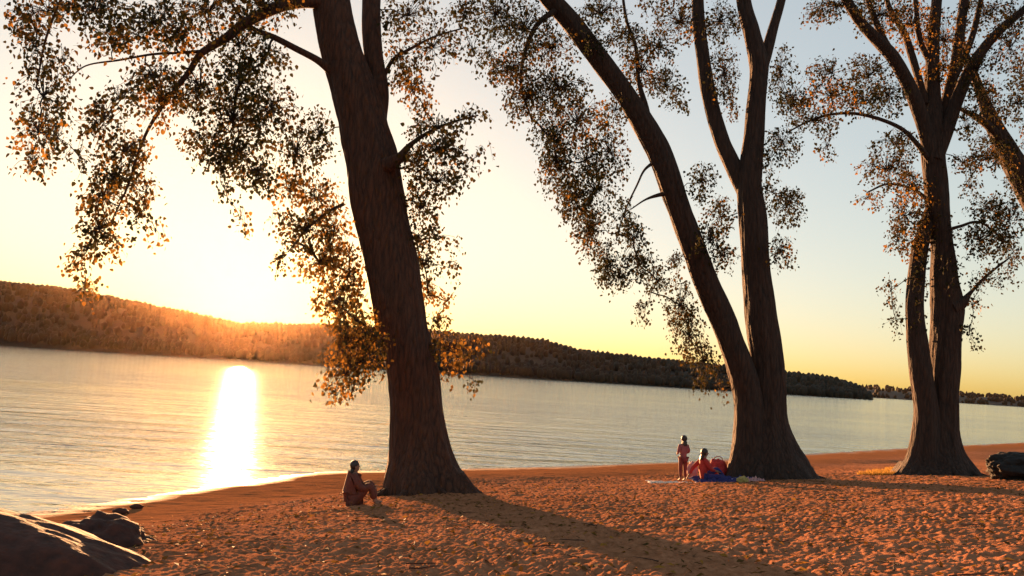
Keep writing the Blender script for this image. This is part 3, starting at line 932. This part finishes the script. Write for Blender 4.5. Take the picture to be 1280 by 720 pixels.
# standing child (facing away to the lake), arms bent to the front
g = on_ground(853, 602)
Jst = dict(pelvis=(0, 0, .74), waist=(0, 0, .86), chest=(0, 0, 1.02), neckbase=(0, 0, 1.14), neck=(0, 0, 1.19), head=(0, -.01, 1.31),
           shL=(.135, 0, 1.12), elL=(.20, .02, .93), wrL=(.13, -.14, .86), shR=(-.135, 0, 1.12), elR=(-.20, .02, .93), wrR=(-.13, -.14, .86),
           hipL=(.075, 0, .70), knL=(.085, -.01, .40), anL=(.085, .02, .08), toL=(.09, -.10, .03), hipR=(-.075, 0, .70), knR=(-.085, -.01, .40), anR=(-.085, .02, .08), toR=(-.09, -.10, .03))
M = place((g[0], g[1], g[2]), R(200), 1.36 / 1.43)
person(Jst, M, 'standing child with long dark hair, pink top and dark trousers beside the picnic', (PINK, MAROON), PEOPLE, 'long', 1.0)
# woman sitting, leaning back on one arm, legs out to the right along the blanket
g = on_ground(884, 603)
Jsi = dict(pelvis=(0, 0, .13), waist=(-.03, 0, .26), chest=(-.05, 0, .43), neckbase=(-.03, 0, .57), neck=(-.015, 0, .62), head=(.01, 0, .735),
           shL=(-.02, .16, .55), elL=(-.22, .22, .34), wrL=(-.36, .22, .07), shR=(-.02, -.16, .55), elR=(.12, -.20, .34), wrR=(.30, -.14, .30),
           hipL=(.06, .10, .13), knL=(.42, .14, .34), anL=(.66, .14, .07), toL=(.78, .15, .03), hipR=(.06, -.10, .13), knR=(.46, -.12, .16), anR=(.80, -.04, .06), toR=(.92, -.05, .06))
M = place((g[0] - 0.1, g[1], g[2] + 0.01), R(8), 1.12)
person(Jsi, M, 'person in a red top sitting on the navy blanket and leaning back on one arm', (RED, NAVY), PEOPLE, 'long', 1.0, (1, 0, 0), 1.1)
# person sitting at the foot of the left tree, knees drawn up toward the trunk
g = on_ground(450, 630)
Jk = dict(pelvis=(0, 0, .12), waist=(-.02, 0, .27), chest=(.0, 0, .45), neckbase=(.04, 0, .60), neck=(.055, 0, .645), head=(.06, 0, .755),
          shL=(.04, .17, .57), elL=(.20, .24, .36), wrL=(.42, .12, .38), shR=(.04, -.17, .57), elR=(.20, -.24, .36), wrR=(.42, -.10, .36),
          hipL=(.06, .10, .12), knL=(.38, .12, .46), anL=(.52, .12, .08), toL=(.66, .13, .04), hipR=(.06, -.10, .12), knR=(.38, -.12, .44), anR=(.50, -.12, .08), toR=(.64, -.13, .04))
M = place((g[0] - 0.2, g[1], g[2] - 0.03), R(10), 0.97)
person(Jk, M, 'person in rust clothes sitting with knees drawn up at the foot of the leaning trunk', (RUST, RUST), None, 'long', 1.0, (1, 0, 0), 1.6)


# ------------------------------------------------------------------ picnic things
def cloth(name, px, py, size, mat, label, cat, rot=0.0, hgt=0.05, seed=1, n=40, lift=0.01, crumple=1.0):
    xs = np.linspace(-.5, .5, n); ys = np.linspace(-.5, .5, n)
    X, Y = np.meshgrid(xs, ys)
    edge = 1 + (fbm(X * 5 + seed, Y * 5, seed, 2) - .5) * 0.25
    X2, Y2 = X * size[0] * edge, Y * size[1] * edge
    c, s_ = math.cos(rot), math.sin(rot)
    WX, WY = px + X2 * c - Y2 * s_, py + X2 * s_ + Y2 * c
    Z0 = ground(WX, WY, True)[0]
    f = np.abs(fbm(X * 6 * crumple + seed, Y * 6 * crumple + 3, seed, 3) - .45) * 2.2
    Z = np.maximum(Z0, Z0.mean() - .01) + lift + f * hgt * smooth(0.5, 0.38, np.maximum(np.abs(X), np.abs(Y)))
    V = np.stack([WX, WY, Z], -1).reshape(-1, 3)
    i = np.arange(n - 1)[:, None]; j = np.arange(n - 1)[None, :]
    a = i * n + j
    Fq = np.stack([a, a + 1, a + n + 1, a + n], -1).reshape(-1, 4)
    o = link(name, V, Fq, mat)
    so = o.modifiers.new('thick', 'SOLIDIFY'); so.thickness = 0.008
    return tag(o, label, cat)


def lump(name, u, v, r_, mat, label, cat, seed, extra=None, dy=0.0, up=0.5):
    from mathutils import noise
    g = on_ground(u, v)
    bm = bmesh.new(); bmesh.ops.create_icosphere(bm, subdivisions=4, radius=1)
    for w in bm.verts:
        n_ = w.co.normalized()
        d = 1 + noise.fractal(n_ * 1.8 + Vector((seed, 0, 0)), .9, 2, 4) * .25 - abs(noise.noise(n_ * 4 + Vector((seed, 1, 2)))) * .15
        p = n_ * d
        w.co = Vector((p.x * r_[0], p.y * r_[1], max(p.z, -up * .9) * r_[2]))
    Vn = np.array([w.co[:] for w in bm.verts]); Fn = np.array([[w.index for w in f.verts] for f in bm.faces]); bm.free()
    o = link(name, Vn, Fn, mat)
    o.location = (g[0], g[1] + dy, g[2] + r_[2] * up)
    return tag(o, label, cat)


g = on_ground(903, 603)
cloth('blanket', g[0], g[1], (1.9, 1.2), NAVY, 'rumpled navy blue blanket under the sitting person', 'blanket', 0.05, 0.22, 4)
g = on_ground(838, 604)
cloth('towel', g[0], g[1], (1.3, 0.6), CREAM, 'pale cream towel spread at the feet of the standing child', 'towel', 0.0, 0.05, 9)
g = on_ground(944, 602)
cloth('towel', g[0], g[1], (0.5, 0.4), ROSE, 'small pale pink towel crumpled at the foot of the double trunk', 'towel', 0.3, 0.16, 12)
lump('beach_bag', 901, 601, (0.30, 0.20, 0.33), RED, 'bright red beach bag standing on the blanket behind the sitting person', 'bag', 2, dy=0.35, up=0.9)
strap = Acc(); g = on_ground(901, 601)
cc = np.array([g[0], g[1] + .35, g[2] + .50])
pts = [cc + np.array([-.14, 0, 0]), cc + np.array([-.11, 0, .14]), cc + np.array([0, 0, .19]), cc + np.array([.11, 0, .14]), cc + np.array([.14, 0, 0])]
pts = catmull(pts, 5); strap.add(tube(pts, np.full(len(pts), .012), 6))
bag = [o for o in bpy.data.objects if o.name == 'beach_bag'][0]
bpy.context.view_layer.update()
strap.build('handle', RED, bag)
lump('cushion', 878, 602, (0.16, 0.13, 0.09), LILAC, 'lilac cushion on the navy blanket in front of the sitting person', 'cushion', 5, dy=-0.25)
lump('cushion', 917, 602, (0.17, 0.12, 0.08), LILAC, 'lilac cushion at the blanket end nearest the double trunk', 'cushion', 7, dy=-0.1)
lump('beach_bag', 928, 603, (0.17, 0.13, 0.11), YELLOW, 'small yellow bag on the sand between the blanket and the pink towel', 'bag', 11)
lump('backpack', 868, 601, (0.16, 0.16, 0.30), ROSE, 'rose pink backpack between the standing child and the sitting person', 'backpack', 13, dy=0.3, up=0.85)

# ------------------------------------------------------------------ dry grass at the foot of the right tree, litter
def grass(name, spots, n, label, mat, h=(0.08, 0.22)):
    V, Fq = [], []
    k = 0
    for (cx, cy, rx, ry) in spots:
        for _ in range(n):
            a = random.uniform(0, 6.283); rr = random.random() ** .6
            x, y = cx + rx * rr * math.cos(a), cy + ry * rr * math.sin(a)
            z = gz(x, y) if _ % 1 == 0 else 0
            hh = random.uniform(*h); b = random.uniform(0, 6.283); w = .006
            dx, dy = math.cos(b) * w, math.sin(b) * w
            lx, ly = random.gauss(0, .05), random.gauss(0, .05)
            V += [(x - dx, y - dy, z - .02), (x + dx, y + dy, z - .02), (x + lx * .5 + dx * .7, y + ly * .5 + dy * .7, z + hh * .6), (x + lx * .5 - dx * .7, y + ly * .5 - dy * .7, z + hh * .6)]
            V += [(x + lx + dx * .1, y + ly, z + hh), (x + lx - dx * .1, y + ly, z + hh)]
            Fq += [(k, k + 1, k + 2, k + 3), (k + 3, k + 2, k + 4, k + 5)]
            k += 6
    o = link(name, V, np.array(Fq), mat, smooth_=False)
    return tag(o, label, None, kind='stuff')


MAT_DRY = leaf_mat('dry grass')
MAT_DRY.node_tree.nodes['Mix Shader'].inputs[0].default_value = 0.6
for n_ in MAT_DRY.node_tree.nodes:
    if n_.type == 'VALTORGB':
        for e, c_ in zip(n_.color_ramp.elements, [(0.30, .17, .04), (.36, .21, .05), (.36, .21, .05), (.42, .26, .06)]): e.color = (*c_, 1)
ga, gb, gc = on_ground(1098, 594), on_ground(1128, 588), on_ground(1112, 591)
grass('grass', [(ga[0], ga[1], .7, .4), (gb[0], gb[1], .6, .6), (gc[0], gc[1], .8, .5)], 1300, 'patch of golden dry grass catching the sun beside the split trunk', MAT_DRY, (.05, .16))


def litter():
    rng = np.random.default_rng(5)
    n = 9000
    az = np.radians(rng.uniform(-38, 38, n)); r = 5 + 24 * rng.uniform(0, 1, n) ** 0.7
    x, y = r * np.sin(az), r * np.cos(az)
    ok = shore_dist(x, y) > 3.8
    x, y = x[ok], y[ok]
    z = ground(x, y, True)[0] + 0.01
    n = len(x)
    a = rng.uniform(0, 6.283, n); L = rng.uniform(.025, .06, n)
    D = np.stack([np.cos(a), np.sin(a), rng.normal(0, .25, n)], -1) * L[:, None]
    A = np.stack([-np.sin(a), np.cos(a), rng.normal(0, .35, n)], -1) * L[:, None] * .4
    P = np.stack([x, y, z], -1)
    V = np.stack([P - D, P + A + [0, 0, .008], P + D, P - A + [0, 0, .008]], 1).reshape(-1, 3)
    Fq = np.arange(4 * n).reshape(-1, 4)
    o = link('fallen_leaves', V, Fq, MAT_LEAF, smooth_=False, attr={'tone': np.repeat(rng.uniform(.5, 1, n), 4)})
    tag(o, 'dry leaves scattered over the sand', None, kind='stuff')


litter()


def sticks():
    rng = np.random.default_rng(15)
    acc = Acc(); k = 0
    while k < 110:
        az = R(rng.uniform(-34, 36)); r = rng.uniform(6.5, 27)
        x, y = r * math.sin(az), r * math.cos(az)
        if shore_dist(np.array([x]), np.array([y]))[0] < 2.2: continue
        a = rng.uniform(0, 3.14); L = rng.uniform(.06, .26)
        P = []
        for t in (-1, -.3, .4, 1):
            px, py = x + math.cos(a) * L * t + rng.normal(0, .012), y + math.sin(a) * L * t + rng.normal(0, .012)
            P.append((px, py, gz(px, py) + .022 + rng.uniform(0, .012)))
        acc.add(tube(P, [.007, .006, .005, .002], 5)); k += 1
    tag(acc.build('fallen_twigs', MAT_BARK), 'thin dry twigs strewn over the sand', None, kind='stuff')


sticks()

# ------------------------------------------------------------------ air
hz = bpy.data.materials.new('haze'); hz.use_nodes = True
nt = hz.node_tree; nt.nodes.clear()
out = nt.nodes.new('ShaderNodeOutputMaterial')
pv = nt.nodes.new('ShaderNodeVolumePrincipled')
pv.inputs['Color'].default_value = (1.0, 0.62, 0.32, 1)
pv.inputs['Density'].default_value = 0.000009
pv.inputs['Anisotropy'].default_value = 0.88
nt.links.new(pv.outputs[0], out.inputs['Volume'])
x0, x1, y0, y1, z0, z1 = -2600, 3600, -800, 4400, WATER - 8, 92
hv = [(x0, y0, z0), (x1, y0, z0), (x1, y1, z0), (x0, y1, z0), (x0, y0, z1), (x1, y0, z1), (x1, y1, z1), (x0, y1, z1)]
hf = [(0, 3, 2, 1), (4, 5, 6, 7), (0, 1, 5, 4), (1, 2, 6, 5), (2, 3, 7, 6), (3, 0, 4, 7)]
o = link('haze', hv, hf, hz, smooth_=False)
tag(o, 'warm evening haze over the lake', None, kind='stuff')

# ------------------------------------------------------------------ light
w = bpy.data.worlds.new('World'); S.world = w; w.use_nodes = True
nt = w.node_tree
bg = nt.nodes['Background']
sky = nt.nodes.new('ShaderNodeTexSky'); sky.sky_type = 'NISHITA'; sky.sun_disc = False
sky.sun_elevation = SUN_EL; sky.sun_rotation = SUN_AZ
sky.air_density = 1.0; sky.dust_density = 1.3; sky.ozone_density = 1.15; sky.altitude = 100
gm = nt.nodes.new('ShaderNodeGamma'); gm.inputs[1].default_value = 0.47
nt.links.new(sky.outputs[0], gm.inputs[0]); hs = nt.nodes.new('ShaderNodeHueSaturation'); hs.inputs['Saturation'].default_value = 1.15
nt.links.new(gm.outputs[0], hs.inputs['Color']); nt.links.new(hs.outputs[0], bg.inputs[0]); bg.inputs[1].default_value = 0.092
sd = bpy.data.lights.new('sun', 'SUN'); so = bpy.data.objects.new('sun', sd); COL.objects.link(so)
sd.energy = 5.0; sd.color = (1.0, 0.47, 0.19); sd.angle = R(0.53)
so.rotation_euler = Vector(SUN).to_track_quat('Z', 'Y').to_euler()

S.view_settings.view_transform = 'Standard'
S.view_settings.look = 'None'
S.view_settings.exposure = 2.5
S.view_settings.gamma = 1.0
S.cycles.max_bounces = 8
S.cycles.transparent_max_bounces = 8
S.cycles.volume_bounces = 0
S.cycles.use_denoising = True
print('SUN', math.degrees(SUN_EL), math.degrees(SUN_AZ))
